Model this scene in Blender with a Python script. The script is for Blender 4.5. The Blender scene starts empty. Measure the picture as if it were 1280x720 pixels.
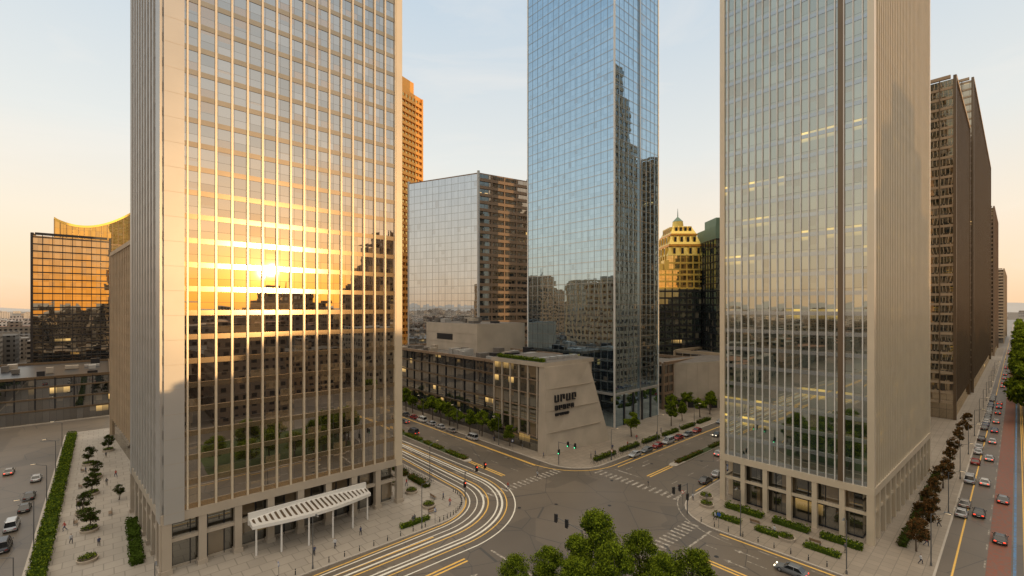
import bpy, math, random
from mathutils import Vector
R=random.Random(11)
scene=bpy.context.scene
H=42.0
FW=(0.6685,0.7437); RT=(0.7437,-0.6685)
def W(d,l): return (FW[0]*d+RT[0]*l, FW[1]*d+RT[1]*l)

# ---------------------------------------------------------------- node helpers
def newmat(name):
    m=bpy.data.materials.new(name); m.use_nodes=True
    nt=m.node_tree; nt.nodes.clear()
    return m,nt
def N(nt,t,**kw):
    n=nt.nodes.new(t)
    for k,v in kw.items(): setattr(n,k,v)
    return n
def L(nt,a,b): nt.links.new(a,b)
def math_(nt,op,a,b=None,c=None):
    n=N(nt,'ShaderNodeMath',operation=op)
    for i,x in enumerate((a,b,c)):
        if x is None: continue
        if isinstance(x,(int,float)): n.inputs[i].default_value=x
        else: L(nt,x,n.inputs[i])
    return n.outputs[0]
def mixc(nt,f,a,b):
    n=N(nt,'ShaderNodeMix',data_type='RGBA')
    for i,x in ((0,f),(6,a),(7,b)):
        if isinstance(x,(int,float)): n.inputs[i].default_value=x
        elif isinstance(x,tuple): n.inputs[i].default_value=(*x[:3],1)
        else: L(nt,x,n.inputs[i])
    return n.outputs[2]
def plain(name,col,rough=.6,metal=0.,var=.12,scale=.6,bump=0.,spec=.4,emit=None,es=0):
    m,nt=newmat(name)
    o=N(nt,'ShaderNodeOutputMaterial'); p=N(nt,'ShaderNodeBsdfPrincipled')
    tc=N(nt,'ShaderNodeTexCoord')
    ns=N(nt,'ShaderNodeTexNoise'); ns.inputs['Scale'].default_value=scale; ns.inputs['Detail'].default_value=5
    L(nt,tc.outputs['Object'],ns.inputs['Vector'])
    lo=tuple(c*(1-var*1.6) for c in col); hi=tuple(min(1,c*(1+var*1.6)) for c in col)
    c=mixc(nt,ns.outputs['Fac'],lo,hi)
    L(nt,c,p.inputs['Base Color'])
    p.inputs['Roughness'].default_value=rough; p.inputs['Metallic'].default_value=metal
    p.inputs['Specular IOR Level'].default_value=spec
    if emit:
        p.inputs['Emission Color'].default_value=(*emit,1); p.inputs['Emission Strength'].default_value=es
    if bump:
        b=N(nt,'ShaderNodeBump'); b.inputs['Strength'].default_value=bump
        n2=N(nt,'ShaderNodeTexNoise'); n2.inputs['Scale'].default_value=scale*12
        L(nt,tc.outputs['Object'],n2.inputs['Vector']); L(nt,n2.outputs['Fac'],b.inputs['Height']); L(nt,b.outputs[0],p.inputs['Normal'])
    L(nt,p.outputs[0],o.inputs[0])
    return m
def glass(name,pw,ph,refl=.55,tint=(.85,.9,.95),dark=(.012,.014,.016),light=(.2,.17,.13),blind=.3,tilt=.006,warp=.01,lit=0.,litcol=(1,.62,.2),lits=1.5,rough=.015,line=.04,linecol=(.05,.05,.05),wscale=.12,litz=(0,1000),lnk=.7,tvar=.84,run=4.0):
    m,nt=newmat(name)
    o=N(nt,'ShaderNodeOutputMaterial')
    uv=N(nt,'ShaderNodeUVMap'); sp=N(nt,'ShaderNodeSeparateXYZ'); L(nt,uv.outputs[0],sp.inputs[0])
    u=math_(nt,'DIVIDE',sp.outputs[0],pw); v=math_(nt,'DIVIDE',sp.outputs[1],ph)
    fu=math_(nt,'FLOOR',u); fv=math_(nt,'FLOOR',v)
    ru=math_(nt,'FRACT',u); rv=math_(nt,'FRACT',v)
    cb=N(nt,'ShaderNodeCombineXYZ'); L(nt,fu,cb.inputs[0]); L(nt,fv,cb.inputs[1])
    wn=N(nt,'ShaderNodeTexWhiteNoise',noise_dimensions='3D'); L(nt,cb.outputs[0],wn.inputs['Vector'])
    cb2=N(nt,'ShaderNodeCombineXYZ'); L(nt,fu,cb2.inputs[0]); L(nt,fv,cb2.inputs[1]); cb2.inputs[2].default_value=7.3
    wn2=N(nt,'ShaderNodeTexWhiteNoise',noise_dimensions='3D'); L(nt,cb2.outputs[0],wn2.inputs['Vector'])
    g=N(nt,'ShaderNodeNewGeometry')
    def centred(col,s):
        a=N(nt,'ShaderNodeVectorMath',operation='SUBTRACT'); L(nt,col,a.inputs[0]); a.inputs[1].default_value=(.5,.5,.5)
        b=N(nt,'ShaderNodeVectorMath',operation='SCALE'); L(nt,a.outputs[0],b.inputs[0]); b.inputs['Scale'].default_value=s
        return b.outputs[0]
    ns=N(nt,'ShaderNodeTexNoise'); ns.inputs['Scale'].default_value=wscale; ns.inputs['Detail'].default_value=2
    L(nt,g.outputs['Position'],ns.inputs['Vector'])
    a1=N(nt,'ShaderNodeVectorMath',operation='ADD'); L(nt,g.outputs['Normal'],a1.inputs[0]); L(nt,centred(wn.outputs['Color'],tilt),a1.inputs[1])
    a2=N(nt,'ShaderNodeVectorMath',operation='ADD'); L(nt,a1.outputs[0],a2.inputs[0]); L(nt,centred(ns.outputs['Color'],warp),a2.inputs[1])
    nn=N(nt,'ShaderNodeVectorMath',operation='NORMALIZE'); L(nt,a2.outputs[0],nn.inputs[0])
    hasb=math_(nt,'LESS_THAN',wn.outputs['Value'],blind)
    hang=math_(nt,'GREATER_THAN',rv,wn2.outputs['Value'])
    bl=math_(nt,'MULTIPLY',hasb,hang)
    darkv=mixc(nt,wn2.outputs['Value'],dark,tuple(c*3 for c in dark))
    ic=mixc(nt,bl,darkv,light)
    lu=math_(nt,'LESS_THAN',ru,line/pw); lv=math_(nt,'LESS_THAN',rv,line/ph)
    ln=math_(nt,'MAXIMUM',lu,lv)
    ic=mixc(nt,ln,ic,linecol)
    df=N(nt,'ShaderNodeBsdfDiffuse'); L(nt,ic,df.inputs[0])
    gl=N(nt,'ShaderNodeBsdfGlossy'); gl.inputs['Roughness'].default_value=rough; L(nt,nn.outputs[0],gl.inputs['Normal'])
    tv=mixc(nt,wn2.outputs['Value'],tuple(c*tvar for c in tint),tint)
    L(nt,tv,gl.inputs['Color'])
    fr=N(nt,'ShaderNodeFresnel'); fr.inputs[0].default_value=1.5
    fac=math_(nt,'MULTIPLY_ADD',fr.outputs[0],1-refl,refl)
    fac=math_(nt,'MULTIPLY',fac,math_(nt,'MULTIPLY_ADD',ln,-lnk,1.0))
    fac=math_(nt,'MULTIPLY',fac,math_(nt,'MULTIPLY_ADD',bl,-.18,1.0))
    ms=N(nt,'ShaderNodeMixShader'); L(nt,fac,ms.inputs[0]); L(nt,df.outputs[0],ms.inputs[1]); L(nt,gl.outputs[0],ms.inputs[2])
    out=ms.outputs[0]
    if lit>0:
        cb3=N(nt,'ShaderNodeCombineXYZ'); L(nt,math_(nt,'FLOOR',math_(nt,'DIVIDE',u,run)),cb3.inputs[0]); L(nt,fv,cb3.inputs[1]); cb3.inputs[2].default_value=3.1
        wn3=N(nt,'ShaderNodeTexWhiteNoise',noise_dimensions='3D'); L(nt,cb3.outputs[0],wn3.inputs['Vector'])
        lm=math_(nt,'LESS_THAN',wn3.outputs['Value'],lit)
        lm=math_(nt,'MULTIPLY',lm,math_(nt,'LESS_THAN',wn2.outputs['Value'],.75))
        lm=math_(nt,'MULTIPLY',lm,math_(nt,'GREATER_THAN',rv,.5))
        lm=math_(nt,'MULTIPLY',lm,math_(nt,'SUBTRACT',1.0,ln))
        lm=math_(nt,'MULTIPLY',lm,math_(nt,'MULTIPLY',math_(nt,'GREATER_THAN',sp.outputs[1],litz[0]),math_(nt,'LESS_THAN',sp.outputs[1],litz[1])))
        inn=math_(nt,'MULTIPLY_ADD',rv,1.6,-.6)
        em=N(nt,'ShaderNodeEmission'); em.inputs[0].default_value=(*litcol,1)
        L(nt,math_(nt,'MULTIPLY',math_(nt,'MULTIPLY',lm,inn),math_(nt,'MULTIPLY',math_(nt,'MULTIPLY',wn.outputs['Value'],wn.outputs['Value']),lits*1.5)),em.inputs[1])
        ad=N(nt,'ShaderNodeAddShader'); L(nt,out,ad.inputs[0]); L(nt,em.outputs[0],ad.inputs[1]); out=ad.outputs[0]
    L(nt,out,o.inputs[0])
    return m
def citymat(name,col,pw=3.2,ph=3.4):
    m,nt=newmat(name)
    o=N(nt,'ShaderNodeOutputMaterial'); p=N(nt,'ShaderNodeBsdfPrincipled')
    uv=N(nt,'ShaderNodeUVMap'); sp=N(nt,'ShaderNodeSeparateXYZ'); L(nt,uv.outputs[0],sp.inputs[0])
    u=math_(nt,'DIVIDE',sp.outputs[0],pw); v=math_(nt,'DIVIDE',sp.outputs[1],ph)
    ru=math_(nt,'FRACT',u); rv=math_(nt,'FRACT',v)
    a=math_(nt,'LESS_THAN',math_(nt,'ABSOLUTE',math_(nt,'SUBTRACT',ru,.5)),.27)
    b=math_(nt,'LESS_THAN',math_(nt,'ABSOLUTE',math_(nt,'SUBTRACT',rv,.55)),.24)
    w=math_(nt,'MULTIPLY',a,b)
    tc=N(nt,'ShaderNodeTexCoord'); ns=N(nt,'ShaderNodeTexNoise'); ns.inputs['Scale'].default_value=.02
    L(nt,tc.outputs['Object'],ns.inputs['Vector'])
    wc=mixc(nt,ns.outputs['Fac'],tuple(c*.6 for c in col),tuple(min(1,c*1.35) for c in col))
    L(nt,mixc(nt,w,wc,(.02,.02,.022)),p.inputs['Base Color'])
    L(nt,math_(nt,'MULTIPLY_ADD',w,-.6,.75),p.inputs['Roughness'])
    L(nt,p.outputs[0],o.inputs[0]); return m

# ---------------------------------------------------------------- mesh builder
class MB:
    def __init__(s): s.v=[];s.f=[];s.m=[];s.uv=[];s.mats=[];s.sm=[]
    def mi(s,mat):
        if mat not in s.mats: s.mats.append(mat)
        return s.mats.index(mat)
    def face(s,pts,mat,uv=None,smooth=False):
        b=len(s.v); s.v+= [tuple(p) for p in pts]; s.f.append(tuple(range(b,b+len(pts)))); s.m.append(s.mi(mat)); s.sm.append(smooth)
        if uv is None:
            n=(Vector(pts[1])-Vector(pts[0])).cross(Vector(pts[2])-Vector(pts[0]))
            if abs(n.z)>max(abs(n.x),abs(n.y)): uv=[(p[0],p[1]) for p in pts]
            elif abs(n.x)>abs(n.y): uv=[(p[1],p[2]) for p in pts]
            else: uv=[(p[0],p[2]) for p in pts]
        s.uv+=uv
    def hexa(s,b,t,mat,bottom=True,topmat=None):
        k=len(b)
        for i in range(k):
            j=(i+1)%k
            s.face([b[i],b[j],t[j],t[i]],mat)
        s.face(list(t),topmat or mat)
        if bottom: s.face(list(reversed(b)),mat)
    def box(s,x0,x1,y0,y1,z0,z1,mat,topmat=None,bottom=True):
        q=[(x0,y0),(x1,y0),(x1,y1),(x0,y1)]
        s.hexa([(x,y,z0) for x,y in q],[(x,y,z1) for x,y in q],mat,bottom,topmat)
    def prism(s,pts,z0,z1,mat,topmat=None,bottom=False):
        s.hexa([(x,y,z0) for x,y in pts],[(x,y,z1) for x,y in pts],mat,bottom,topmat)
    def fbox(s,F,s0,s1,z0,z1,o0,o1,mat):
        p,d,n=F
        q=[(s0,o1),(s1,o1),(s1,o0),(s0,o0)]
        P=[(p[0]+d[0]*a+n[0]*o,p[1]+d[1]*a+n[1]*o) for a,o in q]
        s.hexa([(x,y,z0) for x,y in P],[(x,y,z1) for x,y in P],mat)
    def tube(s,p,q,r0,r1,mat,n=6,cap=True):
        p=Vector(p);q=Vector(q);d=(q-p).normalized()
        a=d.orthogonal().normalized(); b=d.cross(a)
        A=[p+(a*math.cos(t)+b*math.sin(t))*r0 for t in [2*math.pi*i/n for i in range(n)]]
        B=[q+(a*math.cos(t)+b*math.sin(t))*r1 for t in [2*math.pi*i/n for i in range(n)]]
        for i in range(n):
            j=(i+1)%n; s.face([A[i],A[j],B[j],B[i]],mat,smooth=True)
        if cap: s.face(B,mat); s.face(A[::-1],mat)
    def mesh(s,name):
        me=bpy.data.meshes.new(name); me.from_pydata(s.v,[],s.f)
        for m in s.mats: me.materials.append(m)
        me.polygons.foreach_set('material_index',s.m); me.polygons.foreach_set('use_smooth',s.sm)
        ul=me.uv_layers.new(name='UVMap'); ul.data.foreach_set('uv',[c for u in s.uv for c in u])
        me.update(); return me
    def build(s,name,loc=(0,0,0),rot=0):
        return put(s.mesh(name),name,loc,rot)
def put(me,name,loc=(0,0,0),rot=0,scale=1):
    o=bpy.data.objects.new(name,me); scene.collection.objects.link(o)
    o.location=loc; o.rotation_euler=(0,0,rot); o.scale=(scale,)*3 if isinstance(scale,(int,float)) else scale
    return o
def frame(p0,p1):
    d=Vector((p1[0]-p0[0],p1[1]-p0[1])); ln=d.length; d/=ln
    return ((p0[0],p0[1]),(d.x,d.y),(d.y,-d.x)),ln
def facade(mb,p0,p1,z0,z1,g,floor=3.9,band=None,fin=None,zf=None,s_in=(0,0)):
    F,ln=frame(p0,p1)
    a,b=p0,p1
    mb.face([(a[0],a[1],z0),(b[0],b[1],z0),(b[0],b[1],z1),(a[0],a[1],z1)],g,uv=[(0,z0),(ln,z0),(ln,z1),(0,z1)])
    zf=z0 if zf is None else zf
    if band:
        off=band[3] if len(band)>3 else 0
        z=zf+off
        while z+band[0]<z1:
            mb.fbox(F,.02,ln-.02,z,z+band[0],-.05,band[1],band[2]); z+=floor
    if fin:
        n=max(1,round((ln-s_in[0]-s_in[1])/fin[0])); sp=(ln-s_in[0]-s_in[1])/n
        for i in range(0 if s_in[0] else 1,n+(1 if s_in[1] else 0)):
            c=s_in[0]+i*sp
            mb.fbox(F,c-fin[1]/2,c+fin[1]/2,zf-.15,z1+.4,-.06,fin[2],fin[3])
    return F,ln
def cornerposts(mb,pts,z0,z1,w,mat,proud=.12):
    k=len(pts)
    for i in range(k):
        F,_=frame(pts[i],pts[(i+1)%k])
        G,ln=frame(pts[i-1],pts[i])
        p=pts[i]; n1=F[2]; n2=G[2]
        o=(p[0]+(n1[0]+n2[0])*proud,p[1]+(n1[1]+n2[1])*proud)
        q=[o,(o[0]+F[1][0]*w,o[1]+F[1][1]*w),(o[0]+F[1][0]*w-G[1][0]*w,o[1]+F[1][1]*w-G[1][1]*w),(o[0]-G[1][0]*w,o[1]-G[1][1]*w)]
        mb.prism(q,z0,z1,mat)

# ---------------------------------------------------------------- materials
M_cream=plain('cream_metal',(.68,.57,.42),.32,.3,.06,.3)
M_creamd=plain('beige_panel',(.42,.35,.27),.45,.1,.1,.3)
M_greypanel=plain('grey_panel',(.44,.42,.39),.42,.4,.06,.2)
M_spand=plain('bronze_spandrel',(.42,.32,.21),.15,.85,.12,.25)
M_spandg=plain('grey_spandrel',(.44,.46,.46),.14,.8,.08,.25)
M_darkm=plain('dark_metal',(.035,.035,.038),.35,.4,.1,.5)
M_conc=plain('concrete',(.42,.37,.31),.8,0,.12,.25,.1)
M_concl=plain('light_concrete',(.46,.38,.29),.8,0,.18,.18,.1)
M_roof=plain('roof_gravel',(.15,.13,.11),.9,0,.25,.4)
M_tan=plain('tan_stone',(.42,.31,.2),.7,0,.12,.15)
M_brown=plain('brown_stone',(.24,.16,.10),.6,0,.12,.15)
M_bronze=plain('dark_bronze',(.17,.12,.075),.32,.5,.12,.15)
M_orange=plain('orange_reflection_stone',(.85,.38,.06),.4,.25,.12,.1)  # gold reflection put into the stone colour as strong orange
M_gold=plain('gold_panel',(.85,.58,.14),.3,.5,.15,.1)
M_white=plain('white_metal',(.72,.68,.62),.4,.1,.05,.3)
G_left=glass('left_tower_glass',2.4,3.9,.6,(.90,.84,.76),blind=.3,tilt=.008,warp=.010,line=.05,linecol=(.1,.09,.08),light=(.22,.15,.08),dark=(.016,.011,.008))
G_mid=glass('blue_curtain_glass',1.5,1.95,.72,(.58,.78,.94),blind=.04,tilt=.006,warp=.018,line=.06,linecol=(.1,.13,.16),lnk=.45,tvar=.9,wscale=.07)
G_right=glass('right_tower_glass',1.38,3.8,.52,(.86,.86,.74),blind=.3,tilt=.010,warp=.014,line=.05,lit=.22,lits=.62,litcol=(1,.66,.12),litz=(12,88),dark=(.010,.018,.014),run=9.0)  # yellow-lit floors, extended so their glow also stands in for golden reflections
G_c=glass('grey_curtain_glass',2.0,3.8,.66,(.8,.85,.9),blind=.06,tilt=.005,warp=.008,line=.08,linecol=(.1,.11,.12),lnk=.4,tvar=.92)
G_dark=glass('dark_glass',1.8,3.6,.32,(.85,.8,.72),blind=.15,tilt=.008,warp=.01,line=.06,lit=.06,lits=.8)
G_pod=glass('podium_glass',1.8,4.2,.25,(.8,.75,.68),blind=.1,tilt=.008,warp=.01,line=.06,lit=.24,lits=1.2,run=3.0)
G_green=glass('green_glass',1.8,3.6,.3,(.5,.62,.52),blind=.1,tilt=.01,warp=.01,line=.06,lit=.05,lits=.8)
G_gold=glass('gold_glass',1.8,3.6,.6,(.98,.72,.28),blind=.1,tilt=.010,warp=.02,line=.07,dark=(.05,.03,.01))
G_shop=glass('lobby_glass',2.4,4.2,.25,(.9,.9,.85),dark=(.02,.017,.012),blind=.3,light=(.2,.14,.08),tilt=.006,line=.08,lit=.15,lits=.8)

# ---------------------------------------------------------------- LEFT TOWER
def left_tower():
    mb=MB(); A=(7,89.4);B=(47.7,89.4);C=(47.7,123);D=(4.6,122); zt=160; zb=9.6
    fin=(2.4,.30,.40,M_cream); band=(.85,.09,M_spand,0)
    facade(mb,A,B,zb,zt,G_left,3.9,band,fin,s_in=(4.6,1.2))
    facade(mb,B,C,zb,zt,G_left,3.9,band,fin)
    facade(mb,C,D,zb,zt,G_left,3.9,band,fin)
    facade(mb,D,A,zb,zt,G_left,3.9,(1.5,.2,M_greypanel,0),(3.2,.9,.45,M_greypanel),s_in=(1.5,3.6))
    F,ln=frame(A,B)
    mb.fbox(F,-.02,2.6,zb-1.5,zt+.6,-.1,.62,M_greypanel)
    mb.fbox(F,2.9,3.15,zb,zt+.5,-.1,.5,M_cream)
    mb.fbox(F,ln-1.1,ln+.3,zb-1.5,zt+.6,-.1,.5,M_cream)
    F2,l2=frame(D,A); mb.fbox(F2,l2-3.4,l2-.02,zb-1.6,zt+.55,-.1,.5,M_greypanel)
    mb.fbox(F2,-.3,1.3,zb-1.5,zt+.5,-.1,.5,M_greypanel)
    z=zb
    while z<zt: mb.fbox(F,-.03,2.61,z,z+.05,.5,.63,M_creamd); z+=3.9
    mb.prism([A,B,C,D],zt-.2,zt-.1,M_roof)
    ins=[(8.2,91),(46.4,91),(46.4,121.5),(6.2,120.6)]
    for i in range(4): facade(mb,ins[i],ins[(i+1)%4],.1,zb,G_shop,4.2,(.35,.12,M_creamd,0),(2.4,.12,.16,M_darkm))
    pts=[A,B,C,D]
    for i in range(4):
        F,ln=frame(pts[i],pts[(i+1)%4]); n=round(ln/4.8)
        mb.fbox(F,-.35,ln+.28+.01*i,zb-1.45,zb-.02-.013*i,-1.45,.42,M_creamd)
        for k in range(n+1):
            c=k*ln/n
            mb.fbox(F,c-.55,c+.55,.12,zb-1.44,-.95,.3,M_creamd)
            mb.fbox(F,c-.7,c+.7,.12,.9,-1.05,.42,M_creamd)
        mb.fbox(F,.6,ln-.6,4.9,5.45,-.75,.05,M_creamd)
    mb.build('office_tower')
    cb=MB(); x0,x1=18.6,39.5; n=24; y0=88.3
    def front(t): return y0-2.4-3.0*math.sin(math.pi*t)
    for i in range(n):
        t0,t1=i/n,(i+1)/n; a=x0+(x1-x0)*t0; b=x0+(x1-x0)*t1
        za=4.7+.6*math.sin(math.pi*t0); zb2=4.7+.6*math.sin(math.pi*t1)
        cb.hexa([(a,front(t0),za),(b,front(t1),zb2),(b,y0,zb2),(a,y0,za)],[(a,front(t0),za+.55),(b,front(t1),zb2+.55),(b,y0,zb2+.9),(a,y0,za+.9)],M_white)
        cb.hexa([(a+.3,front(t0)+.9,za+.62),(b-.25,front(t1)+.9,zb2+.62),(b-.25,y0-.5,zb2+.9),(a+.3,y0-.5,za+.9)],[(a+.3,front(t0)+.9,za+.68),(b-.25,front(t1)+.9,zb2+.68),(b-.25,y0-.5,zb2+.95),(a+.3,y0-.5,za+.95)],M_bronze)
    for t in (.03,.2,.4,.6,.8,.97):
        x=x0+(x1-x0)*t; cb.tube((x,front(t)+.5,.13),(x,front(t)+.5,4.75+.6*math.sin(math.pi*t)),.17,.15,M_white,8)
    cb.box(x0-.1,x1+.1,y0+.02,y0+.5,4.6,6.6,M_white)
    cb.build('entrance_canopy')
left_tower()

# ---------------------------------------------------------------- MIDDLE TOWER
def mid_tower():
    mb=MB(); P=[(133,94.3),(162,94.3),(162,138),(133,138)]; zt=215
    for i in range(4):
        facade(mb,P[i],P[(i+1)%4],.1,zt,G_mid,3.9,(.24,.06,M_spandg,0),(3.0,.08,.12,M_spandg),zf=12)
    cornerposts(mb,P,.12,zt+.6,.5,M_white,.2)
    F,ln=frame(P[0],P[1])
    mb.fbox(F,15.2,16.0,.12,zt+.5,-.1,.5,M_spandg)
    mb.prism(P,zt-.2,zt-.1,M_roof)
    for i in range(4):
        F,ln=frame(P[i],P[(i+1)%4])
        mb.fbox(F,.7,ln-.7,11.2,12.0,-.1,.35,M_greypanel)
        k=round(ln/6)
        for j in range(1,k): mb.fbox(F,j*ln/k-.3,j*ln/k+.3,.12,11.3,-.1,.3,M_darkm)
    mb.build('glass_skyscraper')
mid_tower()

# ---------------------------------------------------------------- RIGHT TOWER
def right_tower():
    mb=MB(); P=[(101,17.2),(157,15.3),(157,43.3),(101,43.3)]; zt=165; zb=10.2
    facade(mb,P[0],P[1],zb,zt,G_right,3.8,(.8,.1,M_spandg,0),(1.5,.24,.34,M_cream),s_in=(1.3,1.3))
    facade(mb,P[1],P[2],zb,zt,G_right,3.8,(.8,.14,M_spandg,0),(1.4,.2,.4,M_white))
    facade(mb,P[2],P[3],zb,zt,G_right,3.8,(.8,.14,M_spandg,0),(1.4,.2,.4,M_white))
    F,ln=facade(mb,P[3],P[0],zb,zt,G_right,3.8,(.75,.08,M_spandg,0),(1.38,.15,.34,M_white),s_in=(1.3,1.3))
    mb.fbox(F,21.1,22.2,zb,zt+.3,-.1,.2,M_bronze)
    cornerposts(mb,P,zb-1.4,zt+.7,1.0,M_cream,.4)
    mb.prism(P,zt-.2,zt-.1,M_roof)
    I=[(102.6,18.8),(155.4,16.9),(155.4,41.7),(102.6,41.7)]
    for i in range(4):
        facade(mb,I[i],I[(i+1)%4],.1,zb,G_shop,4.2,(.3,.1,M_darkm,0),(2.8,.12,.16,M_darkm))
        F,ln=frame(P[i],P[(i+1)%4]); n=round(ln/4.3)
        mb.fbox(F,-.4,ln+.33+.012*i,zb-1.35,zb-.02-.013*i,-1.5,.45,M_cream)
        for k in range(n+1):
            c=k*ln/n; mb.fbox(F,c-.42,c+.42,.12,zb-1.34,-.7,.32,M_cream)
        mb.fbox(F,.5,ln-.5,5.0,5.5,-.5,.02,M_cream)
    mb.build('finned_office_tower')
right_tower()

# ---------------------------------------------------------------- RIGHT STREET SLABS
def slab(name,P,zt,g,finm,bandm,fl=3.7,fs=1.8,fd=.5,bh=1.2,fw=.25,side=None,top=True):
    mb=MB()
    for i in range(len(P)):
        if side and i!=3: facade(mb,P[i],P[(i+1)%len(P)],.1,zt,g,fl,(side[0],.12,side[1],0),(side[2],.2,.3,side[1]),zf=6)
        else: facade(mb,P[i],P[(i+1)%len(P)],.1,zt,g,fl,(bh,.25,bandm,0),(fs,fw,fd,finm),zf=6)
    cornerposts(mb,P,.12,zt+1.2,.9,finm,.6)
    mb.prism(P,zt-.1,zt,M_roof)
    for i in range(len(P)):
        F,ln=frame(P[i],P[(i+1)%len(P)]); mb.fbox(F,1,ln-1,zt+.4,zt+1.6,-.4,.62,bandm)
    cx=sum(p[0] for p in P)/len(P); cy=sum(p[1] for p in P)/len(P)
    if top: mb.box(cx-6,cx+6,cy-5,cy+5,zt,zt+4,M_creamd)
    return mb.build(name)
G_slab=glass('slab_glass',2.0,3.7,.48,(.92,.78,.58),blind=.15,tilt=.012,warp=.02,line=.06,lit=.05,lits=.9)
slab('slab_office_tower',[(237,15.8),(312,15.8),(312,48),(237,48)],128,G_slab,M_bronze,M_tan,3.7,4.2,.5,.9,.3,(.8,M_bronze,2.4))
slab('slab_office_tower',[(320,15.0),(540,15.0),(540,48),(320,48)],155,G_slab,M_bronze,M_tan,3.7,3.6,.5,.9,.3,(.9,M_bronze,3.0))
slab('apartment_tower',[(580,14),(700,14),(700,50),(580,50)],130,G_slab,M_brown,M_brown,3.7,3.6,.6,1.3)
slab('apartment_tower',[(800,11),(1000,11),(1000,60),(800,60)],88,G_dark,M_tan,M_tan,3.7,5,.6,1.9)
slab('stone_apartment_block',[(6.5,150),(38,150),(35,202),(2.1,200)],58.5,G_dark,M_tan,M_tan,3.6,3.4,.5,1.7,.8)
slab('dark_glass_building',[(-27,335),(2.5,335),(2.5,368),(-27,368)],79,G_slab,M_darkm,M_darkm,3.6,3.6,.3,.6,.25,None,False)
def swoop():
    mb=MB(); x0,x1,y0,y1=-22,14.8,385,412; n=28
    def zt(t): return 96.5-4.5*math.sin(math.pi*t**.8)+9*t**2.4
    for i in range(n):
        t0,t1=i/n,(i+1)/n; a=x0+(x1-x0)*t0;b=x0+(x1-x0)*t1
        mb.face([(a,y0,0),(b,y0,0),(b,y0,zt(t1)),(a,y0,zt(t0))],G_gold)
        mb.face([(b,y1,0),(a,y1,0),(a,y1,zt(t0)),(b,y1,zt(t1))],G_gold)
        mb.face([(a,y0-.5,zt(t0)),(b,y0-.5,zt(t1)),(b,y1+.5,zt(t1)),(a,y1+.5,zt(t0))],M_gold)
        mb.face([(a,y0-.5,zt(t0)-1.4),(b,y0-.5,zt(t1)-1.4),(b,y0-.5,zt(t1)),(a,y0-.5,zt(t0))],M_gold)
        if i%2==0: mb.box(a-.1,a+.15,y0-.4,y0+.1,0,zt(t0)-1,M_bronze)
    for z in range(6,86,4): mb.box(x0,x1,y0-.25,y0+.1,z,z+.6,M_bronze)
    mb.face([(x0,y1,0),(x0,y0,0),(x0,y0,zt(0)),(x0,y1,zt(0))],G_gold)
    mb.face([(x1,y0,0),(x1,y1,0),(x1,y1,zt(1)),(x1,y0,zt(1))],G_gold)
    mb.build('curved_roof_tower')
swoop()
def rooftop_stuff(mb,x0,x1,y0,y1,z,n,rnd):
    for _ in range(n):
        w,d,h=rnd.uniform(1.5,5),rnd.uniform(1.5,4),rnd.uniform(.8,2.6)
        x=rnd.uniform(x0+1,x1-w-1); y=rnd.uniform(y0+1,y1-d-1)
        mb.box(x,x+w,y,y+d,z+.01*_,z+h,rnd.choice([M_greypanel,M_creamd,M_darkm,M_roof]))
def podium_left():
    mb=MB(); P=[(-85,238),(2,238),(2,300),(-85,300)]
    for i in range(4): facade(mb,P[i],P[(i+1)%4],.1,16,G_pod,4.2,(.5,.5,M_bronze,0),(5,.4,.3,M_darkm),zf=4.4)
    mb.prism(P,15.8,16,M_darkm,M_darkm)
    for i in range(4):
        F,ln=frame(P[i],P[(i+1)%4]); mb.fbox(F,0,ln-.4,16,17,-.35,.05,M_bronze)
    rooftop_stuff(mb,-80,0,242,298,16,26,R)
    mb.build('low_commercial_building')
podium_left()
def orange():
    P=[W(255,-66),W(275,-55),W(296,-80),W(276,-91)]
    mb=MB()
    for i in range(4):
        facade(mb,P[i],P[(i+1)%4],0,166,G_gold,3.6,(1.7,.9,M_orange,0),(2.8,.6,.5,M_orange))
    cornerposts(mb,P,0,168,1.2,M_orange,.8)
    mb.prism(P,166,168.5,M_orange,M_roof)
    c=(sum(p[0] for p in P)/4,sum(p[1] for p in P)/4)
    Q=[(c[0]+(p[0]-c[0])*.75,c[1]+(p[1]-c[1])*.75) for p in P]
    mb.prism(Q,168.5,178,M_orange,M_roof)
    mb.build('orange_reflecting_tower')
orange()
def bldC():
    P=[W(230,-17),W(246,8.7),W(268,-28),W(250,-57)]
    mb=MB(); zt=110
    for i in range(3): facade(mb,P[i],P[i+1],0,zt,G_dark,3.8,(1.5,.6,M_brown,0),(8.6,.7,.5,M_brown))
    facade(mb,P[3],P[0],0,zt,G_c,3.8,(.3,.06,M_spandg,0),(4.0,.1,.1,M_spandg))
    cornerposts(mb,P,0,zt+1.5,.8,M_greypanel,.4)
    mb.prism(P,zt,zt+.6,M_brown,M_roof)
    mb.build('mid_rise_office_building')
bldC()
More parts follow.
